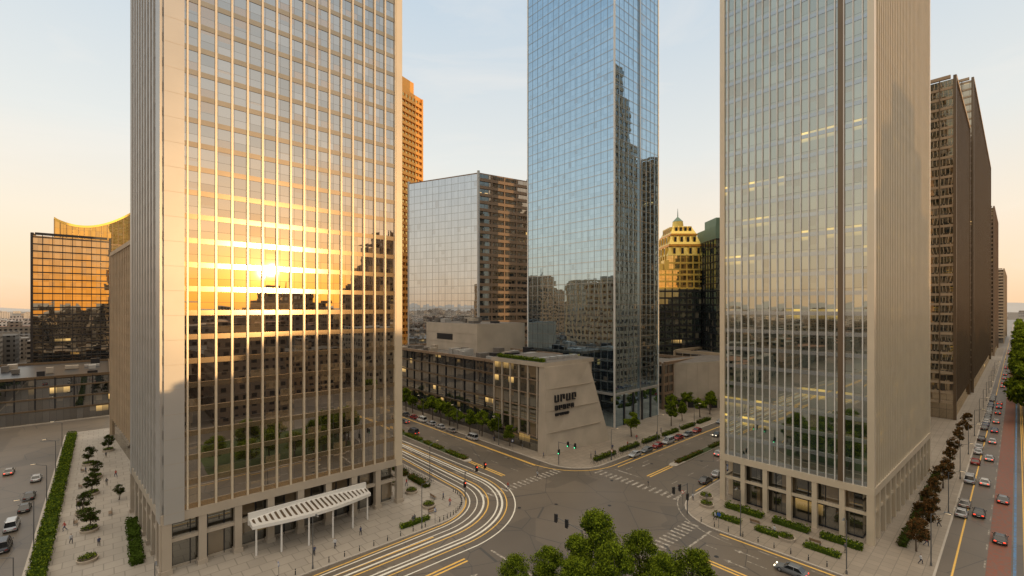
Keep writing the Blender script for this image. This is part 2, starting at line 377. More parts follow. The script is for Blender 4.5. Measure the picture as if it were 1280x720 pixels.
def podium():
    mb=MB()
    P=[(95.5,114),(128,114),(128,190),(95.5,190)]
    for i in range(4): facade(mb,P[i],P[(i+1)%4],.1,24,G_pod,4.0,(.55,.5,M_bronze,0),(6,.4,.3,M_darkm),zf=4.2)
    mb.prism(P,23.8,24,M_darkm,M_roof)
    for i in range(4):
        F,ln=frame(P[i],P[(i+1)%4]); mb.fbox(F,.1,ln-.5,24,25,-.35,.3,M_brown)
    rooftop_stuff(mb,97,109,118,188,24,16,R); rooftop_stuff(mb,112,127,117,140,24,8,R)
    mb.box(110,136,143,181,23.9,35.6,M_concl,M_roof)
    for z_ in (27.5,31.5): mb.box(109.93,110.02,143.5,180.5,z_,z_+.12,M_creamd)
    mb.box(109.9,110.02,160,172,28.5,31,M_darkm)
    rooftop_stuff(mb,111,135,144,180,35.6,9,R)
    mb.build('podium_building')
    mb=MB()
    P=[(94,91),(116,91),(116,113.4),(94,113.4)]
    facade(mb,P[3],P[0],.1,25,G_shop,4.1,(.3,.25,M_brown,0),(3.7,.3,.45,M_concl),zf=4.3,s_in=(.4,2.4))
    facade(mb,P[1],P[2],.1,25,G_dark,4.1,(.5,.3,M_creamd,0)); facade(mb,P[2],P[3],.1,25,G_dark,4.1)
    mb.face([(94,91,.1),(116,91,.1),(116,91,25),(94,91,25)],M_concl)
    mb.box(93.4,116.3,90.4,114,25,26.2,M_concl,M_roof)
    mb.hexa([(93.2,89.2,.12),(119.5,86.5,.12),(120,90.6,.12),(93.2,92.6,.12)],[(93.6,90.2,25.0),(113.5,90.2,25.0),(113.5,90.9,25.0),(93.6,92.4,25.0)],M_concl)
    def wy(x,z):
        f=1-z/25; t=(x-93.4)/22; return 90.2-f*(1.0+2.7*t)
    for z in (6.2,12.4,18.6):
        mb.hexa([(93.4,wy(93.4,z)-.04,z),(116,wy(116,z)-.04,z),(116,wy(116,z)+.3,z),(93.4,wy(93.4,z)+.3,z)],[(93.4,wy(93.4,z)-.04,z+.05),(116,wy(116,z)-.04,z+.05),(116,wy(116,z)+.3,z+.05),(93.4,wy(93.4,z)+.3,z+.05)],M_creamd)
    for row,(zz,cnt,hh) in enumerate(((14.6,4,2.1),(12.3,5,1.4),(10.7,6,.8))):
        x=97.2
        for k in range(cnt):
            yb=wy(x,zz)-.3; w=hh*.6; s=.12*hh+.06
            mb.box(x,x+s,yb,yb+.5,zz,zz+hh,M_darkm)
            if (k+row)%2: mb.box(x+s+.002,x+w,yb,yb+.5,zz+hh-s,zz+hh,M_darkm)
            if k%3!=1: mb.box(x+s+.002,x+w,yb,yb+.5,zz,zz+s,M_darkm)
            mb.box(x+w+.002,x+w+s,yb,yb+.5,zz+(.3*hh if k%2 else 0),zz+hh,M_darkm)
            x+=w+s+.4*hh
    for k in range(6): mb.box(95+k*3.3,97.4+k*3.3,95,96.4,26.25,27.1,M_greypanel)
    mb.build('corner_pavilion')
podium()
def gold():
    mb=MB()
    def rect(d0,d1,l0,l1): return [W(d0,l0),W(d0,l1),W(d1,l1),W(d1,l0)]
    def tier(P,z0,z1,g,b,f=3.6):
        for i in range(4): facade(mb,P[i],P[(i+1)%4],z0,z1,g,f,(.9,.3,b,0),(3.6,.4,.45,b))
        mb.prism(P,z1-.1,z1,M_roof)
    def shrink(P,k):
        c=(sum(p[0] for p in P)/4,sum(p[1] for p in P)/4); return [(c[0]+(p[0]-c[0])*k,c[1]+(p[1]-c[1])*k) for p in P]
    tier(rect(240,270,77,100),0,52,G_green,M_darkm)
    tier(rect(240.5,269.5,77.5,100),52.01,62,G_gold,M_gold)
    B=rect(242,268,83,103)
    tier(B,62.01,70,G_gold,M_gold)
    z=70.02; P=B
    for k,(dz,s) in enumerate(((5,.86),(1.2,.9),(5,.8),(1.0,.86),(4.5,.72))):
        Q=shrink(P,s if dz>2 else 1.0)
        if dz>2:
            mb.hexa([(p[0],p[1],z) for p in P],[(p[0],p[1],z+dz) for p in Q],M_gold)
            for i in (0,3):
                F,ln=frame(Q[i],Q[(i+1)%4])
                for j in range(4):
                    c=ln*(j+.5)/4; mb.fbox(F,c-.9,c+.9,z+.6,z+dz-.4,-.5,1.6,M_gold); mb.fbox(F,c-.6,c+.6,z+1.0,z+dz-1.0,1.5,1.63,M_darkm)
        else: mb.prism(shrink(P,1.05),z,z+dz,M_orange)
        z+=dz+.01; P=Q
    Mg=plain('green_copper',(.16,.24,.17),.5,.3,.15,.2)
    c=(sum(p[0] for p in P)/4,sum(p[1] for p in P)/4)
    mb.tube((c[0],c[1],z),(c[0],c[1],z+3.5),3.2,2.8,M_gold,12); mb.tube((c[0],c[1],z+3.5),(c[0],c[1],z+6),2.9,.6,Mg,12); mb.tube((c[0],c[1],z+6),(c[0],c[1],z+11),.3,.08,Mg)
    for l in (79,82): 
        q=rect(241,246,l-1.3,l+1.3); mb.prism(q,62,68-(83-l)*.6,M_gold)
    mb.build('gold_crowned_building')
    mb=MB()
    P=rect(225,262,101,122)
    for i in range(4): facade(mb,P[i],P[(i+1)%4],0,76,G_green,3.6,(.5,.2,M_darkm,0),(3,.2,.3,M_darkm))
    mb.prism(P,75.8,76.6,M_darkm,M_roof); mb.prism(rect(232,255,104,118),76.7,84,Mg,M_roof); mb.prism(rect(236,250,106,114),84.01,89,Mg,M_roof)
    mb.build('green_glass_building')
    mb=MB(); n=18; pts=[]
    for i in range(n+1):
        a=math.pi*(.02+.96*i/n); pts.append(W(212-22*math.sin(a),82-26*math.cos(a)))
    for i in range(n):
        a,b=pts[i],pts[i+1]
        z0=17+5*(i/n); z1=17+5*((i+1)/n)
        mb.face([(a[0],a[1],.1),(b[0],b[1],.1),(b[0],b[1],z1),(a[0],a[1],z0)],M_concl)
        F,ln=frame(a,b); mb.fbox(F,0,ln,3.8,4.4,-.1,.5,M_creamd)
        mb.fbox(F,0,.12,4.4,z0-.5,-.1,.06,M_creamd)
        mb.fbox(F,.5,ln-.4,.15,3.2,-.1,.05,M_darkm)
    mb.face([(p[0],p[1],17+5*i/n) for i,p in enumerate(pts)],M_roof)
    mb.build('curved_concrete_hall')
gold()
slab('mid_rise_block',[(172,98),(200,98),(200,150),(172,150)],18,G_dark,M_brown,M_brown,3.8,4,.4,1.0)
slab('mid_rise_block',[(208,80),(262,80),(262,112),(208,112)],20,G_dark,M_tan,M_tan,3.8,4,.4,1.2)

# ---------------------------------------------------------------- SOUTH AND WEST TOWERS (seen mirrored in the glass)
def stepped(name,cx,cy,tiers,m):
    mb=MB(); z=0
    for (hw,hd,zt) in tiers:
        P=[(cx-hw,cy-hd),(cx+hw,cy-hd),(cx+hw,cy+hd),(cx-hw,cy+hd)]
        for i in range(4): facade(mb,P[i],P[(i+1)%4],z,zt,G_dark,4,(1.6,.3,m,0),(3.5,1.0,.4,m))
        mb.prism(P,zt-.1,zt+1,m,M_roof); z=zt+1.01
    mb.tube((cx,cy,z),(cx,cy,z+8),.6,.15,M_darkm)
    mb.build(name)
stepped('stepped_stone_tower',166,-150,[(30,26,56),(23,20,74),(16,14,88),(9,8,98)],M_brown)
stepped('stepped_stone_tower',108,-205,[(24,20,46),(16,14,56)],M_brown)
stepped('stepped_stone_tower',-70,330,[(24,24,48),(17,17,62),(10,10,74)],M_brown)
stepped('stepped_stone_tower',-150,210,[(16,16,60),(11,11,72)],M_tan)
stepped('stepped_stone_tower',211,36,[(15,10,104),(12.5,9,132),(9.5,7,158),(6,5,176)],M_tan)

# ---------------------------------------------------------------- DISTANT CITY
def city():
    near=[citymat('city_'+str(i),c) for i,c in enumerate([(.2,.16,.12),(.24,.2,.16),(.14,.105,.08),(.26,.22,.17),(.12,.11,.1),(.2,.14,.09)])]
    far=[citymat('hazed_city_'+str(i),c) for i,c in enumerate([(.45,.4,.35),(.55,.5,.45),(.34,.28,.23),(.6,.54,.47)])]  # lighter wall colours stand in for distance haze
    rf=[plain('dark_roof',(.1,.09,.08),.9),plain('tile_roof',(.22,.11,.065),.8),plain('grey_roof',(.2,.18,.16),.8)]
    rff=[plain('hazed_roof',(.42,.38,.34),.8),plain('hazed_tile_roof',(.4,.26,.18),.8)]  # far roofs, distance haze put into their colour
    res=[(-34,-14,600,300),(-100,225,5,315),(-40,300,60,430),(60,-14,2500,10),(-11,-14,1200,60),(56,0,92,700),(-34,0,-9,236),
         (90,0,330,300),(40,300,180,420),(118,-190,202,-110),(80,-235,140,-180),(-100,300,-40,360),(-170,190,-130,230),(130,180,330,330),(-2500,-14,-30,9),(-600,48,60,74)]
    def ok(x0,y0,x1,y1):
        for a,b,c,d in res:
            if x0<c and x1>a and y0<d and y1>b: return False
        return True
    mb=MB()
    for gx in range(-1500,2000,34):
        for gy in range(-1500,2000,34):
            r=math.hypot(gx,gy)
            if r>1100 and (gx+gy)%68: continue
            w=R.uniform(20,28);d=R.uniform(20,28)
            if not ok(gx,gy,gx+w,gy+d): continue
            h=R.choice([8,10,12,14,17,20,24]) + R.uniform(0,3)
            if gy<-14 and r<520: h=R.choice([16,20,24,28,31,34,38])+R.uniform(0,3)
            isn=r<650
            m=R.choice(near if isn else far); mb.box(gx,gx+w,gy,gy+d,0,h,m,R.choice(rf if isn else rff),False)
            if R.random()<.7: mb.box(gx+w*.3,gx+w*R.uniform(.5,.8),gy+d*.3,gy+d*.7,h,h+R.uniform(2,5),m,rf[0],False)
    for _ in range(2600):
        a=R.uniform(0,2*math.pi); r=R.uniform(1700,5200); x=r*math.cos(a); y=r*math.sin(a)
        if abs(y)<30 and x>0: continue
        w=R.uniform(25,70); h=R.choice([10,14,18,24,30])
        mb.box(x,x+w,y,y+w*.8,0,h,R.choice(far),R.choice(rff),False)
    mb.build('distant_city_buildings')
    hb=MB(); Mh=plain('far_hill',(.42,.39,.36),.9,0,.1,.001); n=180  # hill colour paled to stand in for haze
    for ring,(rad,amp) in enumerate(((7200,70),(9000,130))):
        prev=None
        for i in range(n+1):
            a=2*math.pi*i/n
            h=amp*(.45+.3*math.sin(a*7+ring)+.18*math.sin(a*17+2)+.1*math.sin(a*41))
            cur=((rad-600)*math.cos(a),(rad-600)*math.sin(a),-2),(rad*math.cos(a),rad*math.sin(a),max(4,h)),((rad+900)*math.cos(a),(rad+900)*math.sin(a),-2)
            if prev:
                hb.face([prev[0],cur[0],cur[1],prev[1]],Mh); hb.face([prev[1],cur[1],cur[2],prev[2]],Mh)
            prev=cur
    hb.build('hills')
city()

# ---------------------------------------------------------------- GROUND
def asphalt():
    m,nt=newmat('asphalt'); o=N(nt,'ShaderNodeOutputMaterial'); p=N(nt,'ShaderNodeBsdfPrincipled')
    tc=N(nt,'ShaderNodeTexCoord')
    a=N(nt,'ShaderNodeTexNoise'); a.inputs['Scale'].default_value=.07; a.inputs['Detail'].default_value=6; L(nt,tc.outputs['Object'],a.inputs[0])
    b=N(nt,'ShaderNodeTexNoise'); b.inputs['Scale'].default_value=3.; b.inputs['Detail'].default_value=4; L(nt,tc.outputs['Object'],b.inputs[0])
    v=N(nt,'ShaderNodeTexVoronoi',feature='DISTANCE_TO_EDGE'); v.inputs['Scale'].default_value=.11; L(nt,tc.outputs['Object'],v.inputs[0])
    v2=N(nt,'ShaderNodeTexVoronoi',distance='CHEBYCHEV'); v2.inputs['Scale'].default_value=.06; L(nt,tc.outputs['Object'],v2.inputs[0])
    c=mixc(nt,a.outputs['Fac'],(.09,.071,.052),(.215,.172,.128))
    c=mixc(nt,math_(nt,'MULTIPLY',b.outputs['Fac'],.5),c,(.135,.108,.08))
    sp=N(nt,'ShaderNodeSeparateColor'); L(nt,v2.outputs['Color'],sp.inputs[0])
    c=mixc(nt,math_(nt,'MULTIPLY',math_(nt,'LESS_THAN',sp.outputs[0],.22),.35),c,(.06,.052,.043))
    cr=math_(nt,'LESS_THAN',v.outputs[0],.006)
    c=mixc(nt,math_(nt,'MULTIPLY',cr,.7),c,(.04,.04,.04))
    L(nt,c,p.inputs['Base Color']); p.inputs['Roughness'].default_value=.42
    L(nt,p.outputs[0],o.inputs[0]); return m
def paving(name,c1,c2,sc,mortar=.03):
    m,nt=newmat(name); o=N(nt,'ShaderNodeOutputMaterial'); p=N(nt,'ShaderNodeBsdfPrincipled')
    tc=N(nt,'ShaderNodeTexCoord'); b=N(nt,'ShaderNodeTexBrick'); b.inputs['Scale'].default_value=sc
    b.offset=.5; b.inputs['Mortar Size'].default_value=mortar; b.inputs['Color1'].default_value=(*c1,1); b.inputs['Color2'].default_value=(*c2,1)
    b.inputs['Mortar'].default_value=(*[x*.55 for x in c1],1); b.inputs['Brick Width'].default_value=1; b.inputs['Row Height'].default_value=1
    L(nt,tc.outputs['Object'],b.inputs['Vector'])
    a=N(nt,'ShaderNodeTexNoise'); a.inputs['Scale'].default_value=.15; a.inputs['Detail'].default_value=6; L(nt,tc.outputs['Object'],a.inputs[0])
    c=mixc(nt,math_(nt,'MULTIPLY',a.outputs['Fac'],.7),b.outputs[0],tuple(x*.5 for x in c2))
    L(nt,c,p.inputs['Base Color']); p.inputs['Roughness'].default_value=.65; L(nt,p.outputs[0],o.inputs[0]); return m
def wornpaint(name,c,amt):
    m,nt=newmat(name); o=N(nt,'ShaderNodeOutputMaterial'); p=N(nt,'ShaderNodeBsdfPrincipled')
    tc=N(nt,'ShaderNodeTexCoord'); a=N(nt,'ShaderNodeTexNoise'); a.inputs['Scale'].default_value=1.4; a.inputs['Detail'].default_value=7; L(nt,tc.outputs['Object'],a.inputs[0])
    f=math_(nt,'MULTIPLY',math_(nt,'GREATER_THAN',a.outputs['Fac'],.5),amt); f=math_(nt,'ADD',f,amt*.4)
    L(nt,mixc(nt,f,c,(.15,.125,.10)),p.inputs['Base Color']); p.inputs['Roughness'].default_value=.6; L(nt,p.outputs[0],o.inputs[0]); return m
M_asph=asphalt()
M_pave=paving('paving',(.40,.325,.245),(.33,.27,.205),.6)
M_pave2=paving('pale_paving',(.46,.395,.32),(.40,.345,.28),.4)
M_pave3=paving('dark_paving',(.16,.13,.10),(.13,.105,.085),.6)
M_kerb=plain('kerb_stone',(.46,.40,.33),.8)
M_ground=plain('ground_mat',(.15,.125,.10),.95,0,.2,.01)
M_wp=plain('white_paint_and_trails',(.8,.74,.62),.6,0,.12,1.2)
M_wpw=wornpaint('worn_white_paint',(.5,.44,.36),.55)
M_yp=plain('yellow_paint_and_trails',(.85,.50,.11),.6,0,.12,1.2)
M_redtrail=wornpaint('red_light_trail',(.28,.085,.045),.4)
M_bluep=wornpaint('blue_paint',(.1,.26,.5),.4)
M_soil=plain('soil',(.09,.065,.04),.95)
M_grass=plain('lawn_mat',(.05,.07,.02),.95,0,.3,1.5,.3)
g=MB(); g.face([(-15000,-15000,-.06),(15000,-15000,-.06),(15000,15000,-.06),(-15000,15000,-.06)],M_ground); g.build('ground')
g=MB(); g.face([(-700,-14,0),(2400,-14,0),(2400,700,0),(-700,700,0)],M_asph); g.build('road')

def rrect(x0,y0,x1,y1,r):
    out=[]
    for (cx,cy,a0,rr) in ((x0,y0,180,r[0]),(x1,y0,270,r[1]),(x1,y1,0,r[2]),(x0,y1,90,r[3])):
        sx=1 if cx==x0 else -1; sy=1 if cy==y0 else -1
        ox,oy=cx+sx*rr,cy+sy*rr
        k=10 if rr>1 else 1
        for i in range(k+1):
            a=math.radians(a0+90*i/k); out.append((ox+rr*math.cos(a),oy+rr*math.sin(a)))
    return out
def pavement(x0,y0,x1,y1,r,mat=M_pave):
    mb=MB(); P=rrect(x0,y0,x1,y1,r)
    Q=rrect(x0+.3,y0+.3,x1-.3,y1-.3,tuple(max(.1,a-.3) for a in r))
    k=len(P)
    for i in range(k):
        j=(i+1)%k
        mb.face([(*P[i],0),(*P[j],0),(*P[j],.13),(*P[i],.13)],M_kerb)
        mb.face([(*P[i],.13),(*P[j],.13),(*Q[j],.13),(*Q[i],.13)],M_kerb)
    mb.face([(*q,.13) for q in Q],mat)
    mb.build('pavement')
pavement(-9.5,75,60,212,(3,11,4,3),M_pave2)
pavement(89,74,700,400,(10,1,1,1))
pavement(86,8.6,700,48.6,(4,1,1,11))
pavement(-200,8.6,60,48.6,(1,5,10,1),M_pave3)
pavement(-200,75,-31,212,(1,3,3,1),M_pave3)
pavement(-200,-40,2400,-13,(1,1,1,1),M_pave3)
pavement(-120,236,60,330,(1,3,1,1))
mk=MB()
def line(p,q,w,mat=M_wp,z=.006):
    p=Vector(p);q=Vector(q);d=(q-p).normalized();n=Vector((-d.y,d.x))*w/2
    mk.face([(*(p-n),z),(*(q-n),z),(*(q+n),z),(*(p+n),z)],mat)
def dash(p,q,w,on,off,mat=M_wpw,z=.006):
    p=Vector(p);q=Vector(q);ln=(q-p).length;d=(q-p)/ln;s=0
    while s<ln: line(p+d*s,p+d*min(ln,s+on),w,mat,z); s+=on+off
def poly(pts,w,mat=M_wp,z=.006):
    V=[Vector(p) for p in pts]; Ls=[];Rs=[]
    for i,p in enumerate(V):
        d=(V[min(i+1,len(V)-1)]-V[max(i-1,0)]).normalized(); n=Vector((-d.y,d.x))*w/2; Ls.append(p+n);Rs.append(p-n)
    for i in range(len(V)-1): mk.face([(*Rs[i],z),(*Rs[i+1],z),(*Ls[i+1],z),(*Ls[i],z)],mat)
def arc(cx,cy,r,a0,a1,n=18): return [(cx+r*math.cos(math.radians(a0+(a1-a0)*i/n)),cy+r*math.sin(math.radians(a0+(a1-a0)*i/n))) for i in range(n+1)]
def zebra(x0,x1,y0,y1,along,n):
    for i in range(n):
        if along=='x':
            s=(x1-x0)/n; line((x0+s*i+s*.25,y0),(x0+s*i+s*.25,y1),s*.4,M_wpw)
        else:
            s=(y1-y0)/n; line((x0,y0+s*i+s*.25),(x1,y0+s*i+s*.25),s*.4,M_wpw)
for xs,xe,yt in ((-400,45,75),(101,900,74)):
    for o in (-.4,.4): line((xs,61.5+o),(xe,61.5+o),.36,M_yp)  # wide yellow lines, here and below, double as painted light trails
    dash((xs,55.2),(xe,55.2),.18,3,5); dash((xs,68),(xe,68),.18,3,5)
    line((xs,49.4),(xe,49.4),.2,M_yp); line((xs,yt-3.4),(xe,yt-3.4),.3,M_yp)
for ys,ye in ((86,600),(-13,37)):
    for o in (-.4,.4): line((74.5+o,ys),(74.5+o,ye),.36,M_yp)
    for x in (67,79.4,84.2): dash((x,ys),(x,ye),.18,3,5)
    line((85.6 if ys>0 else 85.2,ys),(85.6 if ys>0 else 85.2,ye),.34,M_yp)
for o in (-.2,.2): line((90,-1+o),(2000,-1+o),.2,M_yp,.006)
dash((90,3.6),(2000,3.6),.18,3,5); dash((90,-6),(2000,-6),.18,3,5)
line((90,6.9),(2000,6.9),.25,M_yp); line((90,.3),(2000,.3),.35,M_bluep)
mk.face([(96,.7,.003),(2000,.7,.003),(2000,3.4,.003),(96,3.4,.003)],M_redtrail)  # red strip painted in place of glowing tail light trails
for k,(r,m,w_) in enumerate(((13.6,M_yp,.26),(14.4,M_wp,.26),(16.0,M_wp,.22),(17.4,M_wp,.42),(18.4,M_yp,.26),(20.4,M_wp,.3),(21.4,M_wp,.45),(22.4,M_yp,.22),(24.2,M_wp,.26))):  # sweeping lines painted on the road in place of car light trails
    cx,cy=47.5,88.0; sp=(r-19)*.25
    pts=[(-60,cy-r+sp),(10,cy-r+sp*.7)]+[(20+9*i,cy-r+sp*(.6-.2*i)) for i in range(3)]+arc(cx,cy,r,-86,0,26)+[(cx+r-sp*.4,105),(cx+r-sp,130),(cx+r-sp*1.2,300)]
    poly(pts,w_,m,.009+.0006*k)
cx,cy=101,87
poly([(140,cy-15)]+arc(cx,cy,15,270,180)+[(cx-15,120)],.26,M_yp,.016)
poly(arc(100,34,17,180,90),.22,M_wpw,.009)
zebra(63,88,78,80.8,'x',18); zebra(62,86,41,43.8,'x',18); zebra(93,96,50,73,'y',15)
line((75.5,38.6),(85,38.6),.4,M_wpw); line((50,49.6),(50,61),.4,M_wpw); line((99,62.5),(99,70),.4,M_wpw)
def arrow(x,y,a):
    c,s=math.cos(a),math.sin(a)
    T=lambda u,v:(x+u*c-v*s,y+u*s+v*c,.007)
    mk.face([T(-2,-.12),T(.8,-.12),T(.8,.12),T(-2,.12)],M_wpw); mk.face([T(.8,-.5),T(2,0),T(.8,.5)],M_wpw)
for y in (57,53): arrow(42,y,0)
for y in (66.5,): arrow(108,y,math.pi)
for x in (77,81.5): arrow(x,31,math.pi/2)
mk.build('road_markings_and_light_trails')
mh=MB()
for x,y in ((72,66),(80,58),(65,70),(84,95),(78,110),(70,52),(110,66),(122,58),(40,58),(77,34),(83,20),(92,66),(30,66)):
    mh.prism([(x+.4*math.cos(i*.785),y+.4*math.sin(i*.785)) for i in range(8)],0,.012,M_darkm)
mh.build('manhole_covers')
def island(pts,name='traffic_island',top=M_grass):
    mb=MB(); mb.prism(pts,0,.16,M_kerb,M_kerb)
    c=(sum(p[0] for p in pts)/len(pts),sum(p[1] for p in pts)/len(pts))
    q=[(c[0]+(p[0]-c[0])*.86,c[1]+(p[1]-c[1])*.86) for p in pts]; mb.prism(q,.16,.22,top,top); mb.build(name)
island(rrect(73.2,100,75.8,150,(1,1,1,1)))
island(rrect(112,60.4,190,62.6,(.8,.8,.8,.8)))

# ---------------------------------------------------------------- TREES / HEDGES
def leafmat(name,c,t=.3):
    m,nt=newmat(name); o=N(nt,'ShaderNodeOutputMaterial')
    gi=N(nt,'ShaderNodeNewGeometry'); 
    col=mixc(nt,gi.outputs['Random Per Island'],tuple(x*.55 for x in c),tuple(x*1.5 for x in c))
    d=N(nt,'ShaderNodeBsdfDiffuse'); L(nt,col,d.inputs[0]); tr=N(nt,'ShaderNodeBsdfTranslucent'); L(nt,col,tr.inputs[0])
    ms=N(nt,'ShaderNodeMixShader'); ms.inputs[0].default_value=t; L(nt,d.outputs[0],ms.inputs[1]); L(nt,tr.outputs[0],ms.inputs[2]); L(nt,ms.outputs[0],o.inputs[0]); return m
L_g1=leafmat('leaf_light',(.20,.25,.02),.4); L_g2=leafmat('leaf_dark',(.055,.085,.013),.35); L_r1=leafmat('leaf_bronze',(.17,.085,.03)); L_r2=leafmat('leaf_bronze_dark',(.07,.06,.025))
M_bark=plain('bark',(.11,.08,.055),.9,0,.3,3,.3)
def leaf(mb,c,s,mat,rnd):
    a=Vector((rnd.gauss(0,1),rnd.gauss(0,1),rnd.gauss(0,1))).normalized(); b=a.orthogonal().normalized(); 
    b=(b+a.cross(b)*rnd.uniform(-1,1)).normalized(); 
    mb.face([c-a*s,c-b*s*.55,c+a*s,c+b*s*.55],mat,uv=[(0,0)]*4)
def tree_mesh(name,h,cr,nl,seed,ls,ma,mb_,trunkh=.32,nc=22):
    rnd=random.Random(seed); mb=MB(); th=h*trunkh; tr=.018*h+.04
    top=Vector((rnd.uniform(-.2,.2),rnd.uniform(-.2,.2),th))
    mb.tube((0,0,-.1),top,tr*1.3,tr*.85,M_bark,7)
    top2=top+Vector((rnd.uniform(-.3,.3),rnd.uniform(-.3,.3),(h-th)*.6)); mb.tube(top,top2,tr*.85,tr*.25,M_bark,6)
    cz=th+(h-th)*.5; rz=(h-th)*.5
    clumps=[]
    for i in range(nc):
        a=rnd.uniform(0,2*math.pi); u=rnd.uniform(-.75,1); rr=math.sqrt(max(0,1-u*u))*rnd.uniform(.45,.95)
        c=Vector((math.cos(a)*rr*cr*.8,math.sin(a)*rr*cr*.8,cz+u*rz*.8)); clumps.append((c,cr*rnd.uniform(.2,.38)))
        if i<9:
            s=top.lerp(top2,rnd.uniform(0,.7)); mb.tube(s,s.lerp(c,.85),tr*.4,tr*.1,M_bark,5)
    for i in range(nl):
        c,r=clumps[i%nc]
        d=Vector((rnd.gauss(0,1),rnd.gauss(0,1),rnd.gauss(0,1))).normalized()
        rad=r*(rnd.random()**.4)*rnd.choice([1,1,1,1.3]); p=c+Vector((d.x,d.y,d.z*.8))*rad
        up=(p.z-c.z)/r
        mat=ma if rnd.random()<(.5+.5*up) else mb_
        leaf(mb,p,ls*rnd.uniform(.7,1.3),mat,rnd)
    return mb.mesh(name)
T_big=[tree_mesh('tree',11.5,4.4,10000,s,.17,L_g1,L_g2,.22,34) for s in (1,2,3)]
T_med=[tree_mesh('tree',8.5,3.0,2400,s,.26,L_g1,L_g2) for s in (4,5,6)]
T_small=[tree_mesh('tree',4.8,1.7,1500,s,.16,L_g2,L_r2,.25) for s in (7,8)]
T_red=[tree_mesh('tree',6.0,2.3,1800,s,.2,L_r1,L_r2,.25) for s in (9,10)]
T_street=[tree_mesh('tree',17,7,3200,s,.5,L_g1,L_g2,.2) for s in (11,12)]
def tree(T,x,y,sc=1,z=.12):
    put(R.choice(T),'tree',(x,y,z),R.uniform(0,6.28),(sc*R.uniform(.9,1.1),sc*R.uniform(.9,1.1),sc*R.uniform(.92,1.1)))
for x,y,s in ((43.5,47.5,.62),(47.5,45.2,.72),(50.5,42,.85),(55,42,1.0),(58,36.8,.86),(59.5,29.5,.92),(51.5,37,.9),(56,31.5,.8),(46,39,.8),(52,30,.8),(40,43,.7),(34,40,.8),(28,44,.8),(30,34,.9),(38,30,.9),(22,38,.8)):
    tree(T_big,x,y,s*.92)
gm=MB(); gm.prism(rrect(20,12,57.5,46.5,(3,3,8,3)),.131,.16,M_grass,M_grass); gm.build('lawn')
y=103
while y<186: tree(T_med,91.6+R.uniform(-.3,.3),y,R.uniform(.75,1.05)); y+=R.uniform(5,7.5)
for x in (128,150,160,170,178,186,194,204,214): tree(T_med,x,R.uniform(81,86),R.uniform(.7,1.05))
for x,y in ((168,92),(176,90),(184,93),(200,92)): tree(T_med,x,y,.9)
for yy in (200,214,228,244): tree(T_med,92,yy,.9)
for x,y,s in ((-2,116.5,1),(-3,127,.9),(-2,139,1.05),(-1.5,152,.9),(-3,166,1),(2.5,131,.8),(1,178,1)): tree(T_small,x,y,s)
for x in (104,109,114.5,121,128,136,145,155,168,180,195,210,228): tree(T_red,x,11.8+R.uniform(-.4,.4),R.uniform(.75,1.0))
x=250
while x<1500: tree(T_street,x,-2.5+R.uniform(-1,1),R.uniform(.8,1.15)); x+=R.uniform(12,20)
x=90
while x<900: tree(T_med,x,-16,R.uniform(.9,1.3)); x+=R.uniform(12,18)
for i in range(12): tree(T_med,-13-R.uniform(18,30),95+i*10,R.uniform(.8,1.1))
def hedge(x0,y0,x1,y1,h=1.0,mats=None,dens=16,name='hedge'):
    mb=MB(); rnd=random.Random(int(x0*7+y0*13)); mats=mats or (L_g1,L_g2,L_g2)
    mb.box(x0+.15,x1-.15,y0+.15,y1-.15,.1,h*.75+.1,L_g2)
    A=(x1-x0)*(y1-y0)+2*h*((x1-x0)+(y1-y0)); ph=rnd.uniform(0,6)
    for _ in range(int(A*dens*1.3)):
        p=Vector((rnd.uniform(x0,x1),rnd.uniform(y0,y1),rnd.uniform(.15,h+.1)))
        k=rnd.random(); hh=h*(1+.14*math.sin(p.x*1.7+p.y*1.3+ph)+.1*math.sin(p.y*3.1+p.x*2.3))
        if k<.6: p.z=hh*(.82+.25*rnd.random())+.1
        elif k<.8: p.x=rnd.choice((x0,x1))+rnd.uniform(-.18,.18)
        else: p.y=rnd.choice((y0,y1))+rnd.uniform(-.18,.18)
        leaf(mb,p,rnd.uniform(.1,.22),rnd.choice(mats),rnd)
    return mb.build(name)
for y in range(92,208,13): hedge(-8.8,y,-6.6,y+11.5,1.3,None,14)
for y in (96,107): hedge(3.2,y,5.0,y+9,1.0,(L_g2,L_g2))
for a,b in ((18,24),(26,32),(34,41)): hedge(96.8,a,98.6,b,1.0,(L_g2,L_g2,L_g1))
for a,b in ((20,25),(28,33),(36,41)): hedge(91.0,a,92.6,b,.8,(L_g2,L_g1))
for a in (104,118,132,146): hedge(a,12.9,a+10,14.2,.9,(L_g2,L_r2))
for y in (92,102,112,122,132,142,152): hedge(55.4,y,57.0,y+8,1.1,(L_g2,L_g2,L_r1))
for x in (42,): hedge(x,77.6,x+6,78.8,.8,(L_g2,L_g1))
for y in (102,114,126,138): hedge(73.6,y,75.4,y+9,.8,(L_g2,L_r1,L_g1),12)
for x in (115,135,155): hedge(x,60.8,x+14,62.2,.7,(L_g2,L_r1),10)
for x in range(100,170,12): hedge(x,76.6,x+9,78.0,1.1,(L_g2,L_r2,L_g1))
for y in range(92,112,7): hedge(94.6,y,96.0,y+6.4,1.0,(L_g1,L_g2)).location.z=26.1

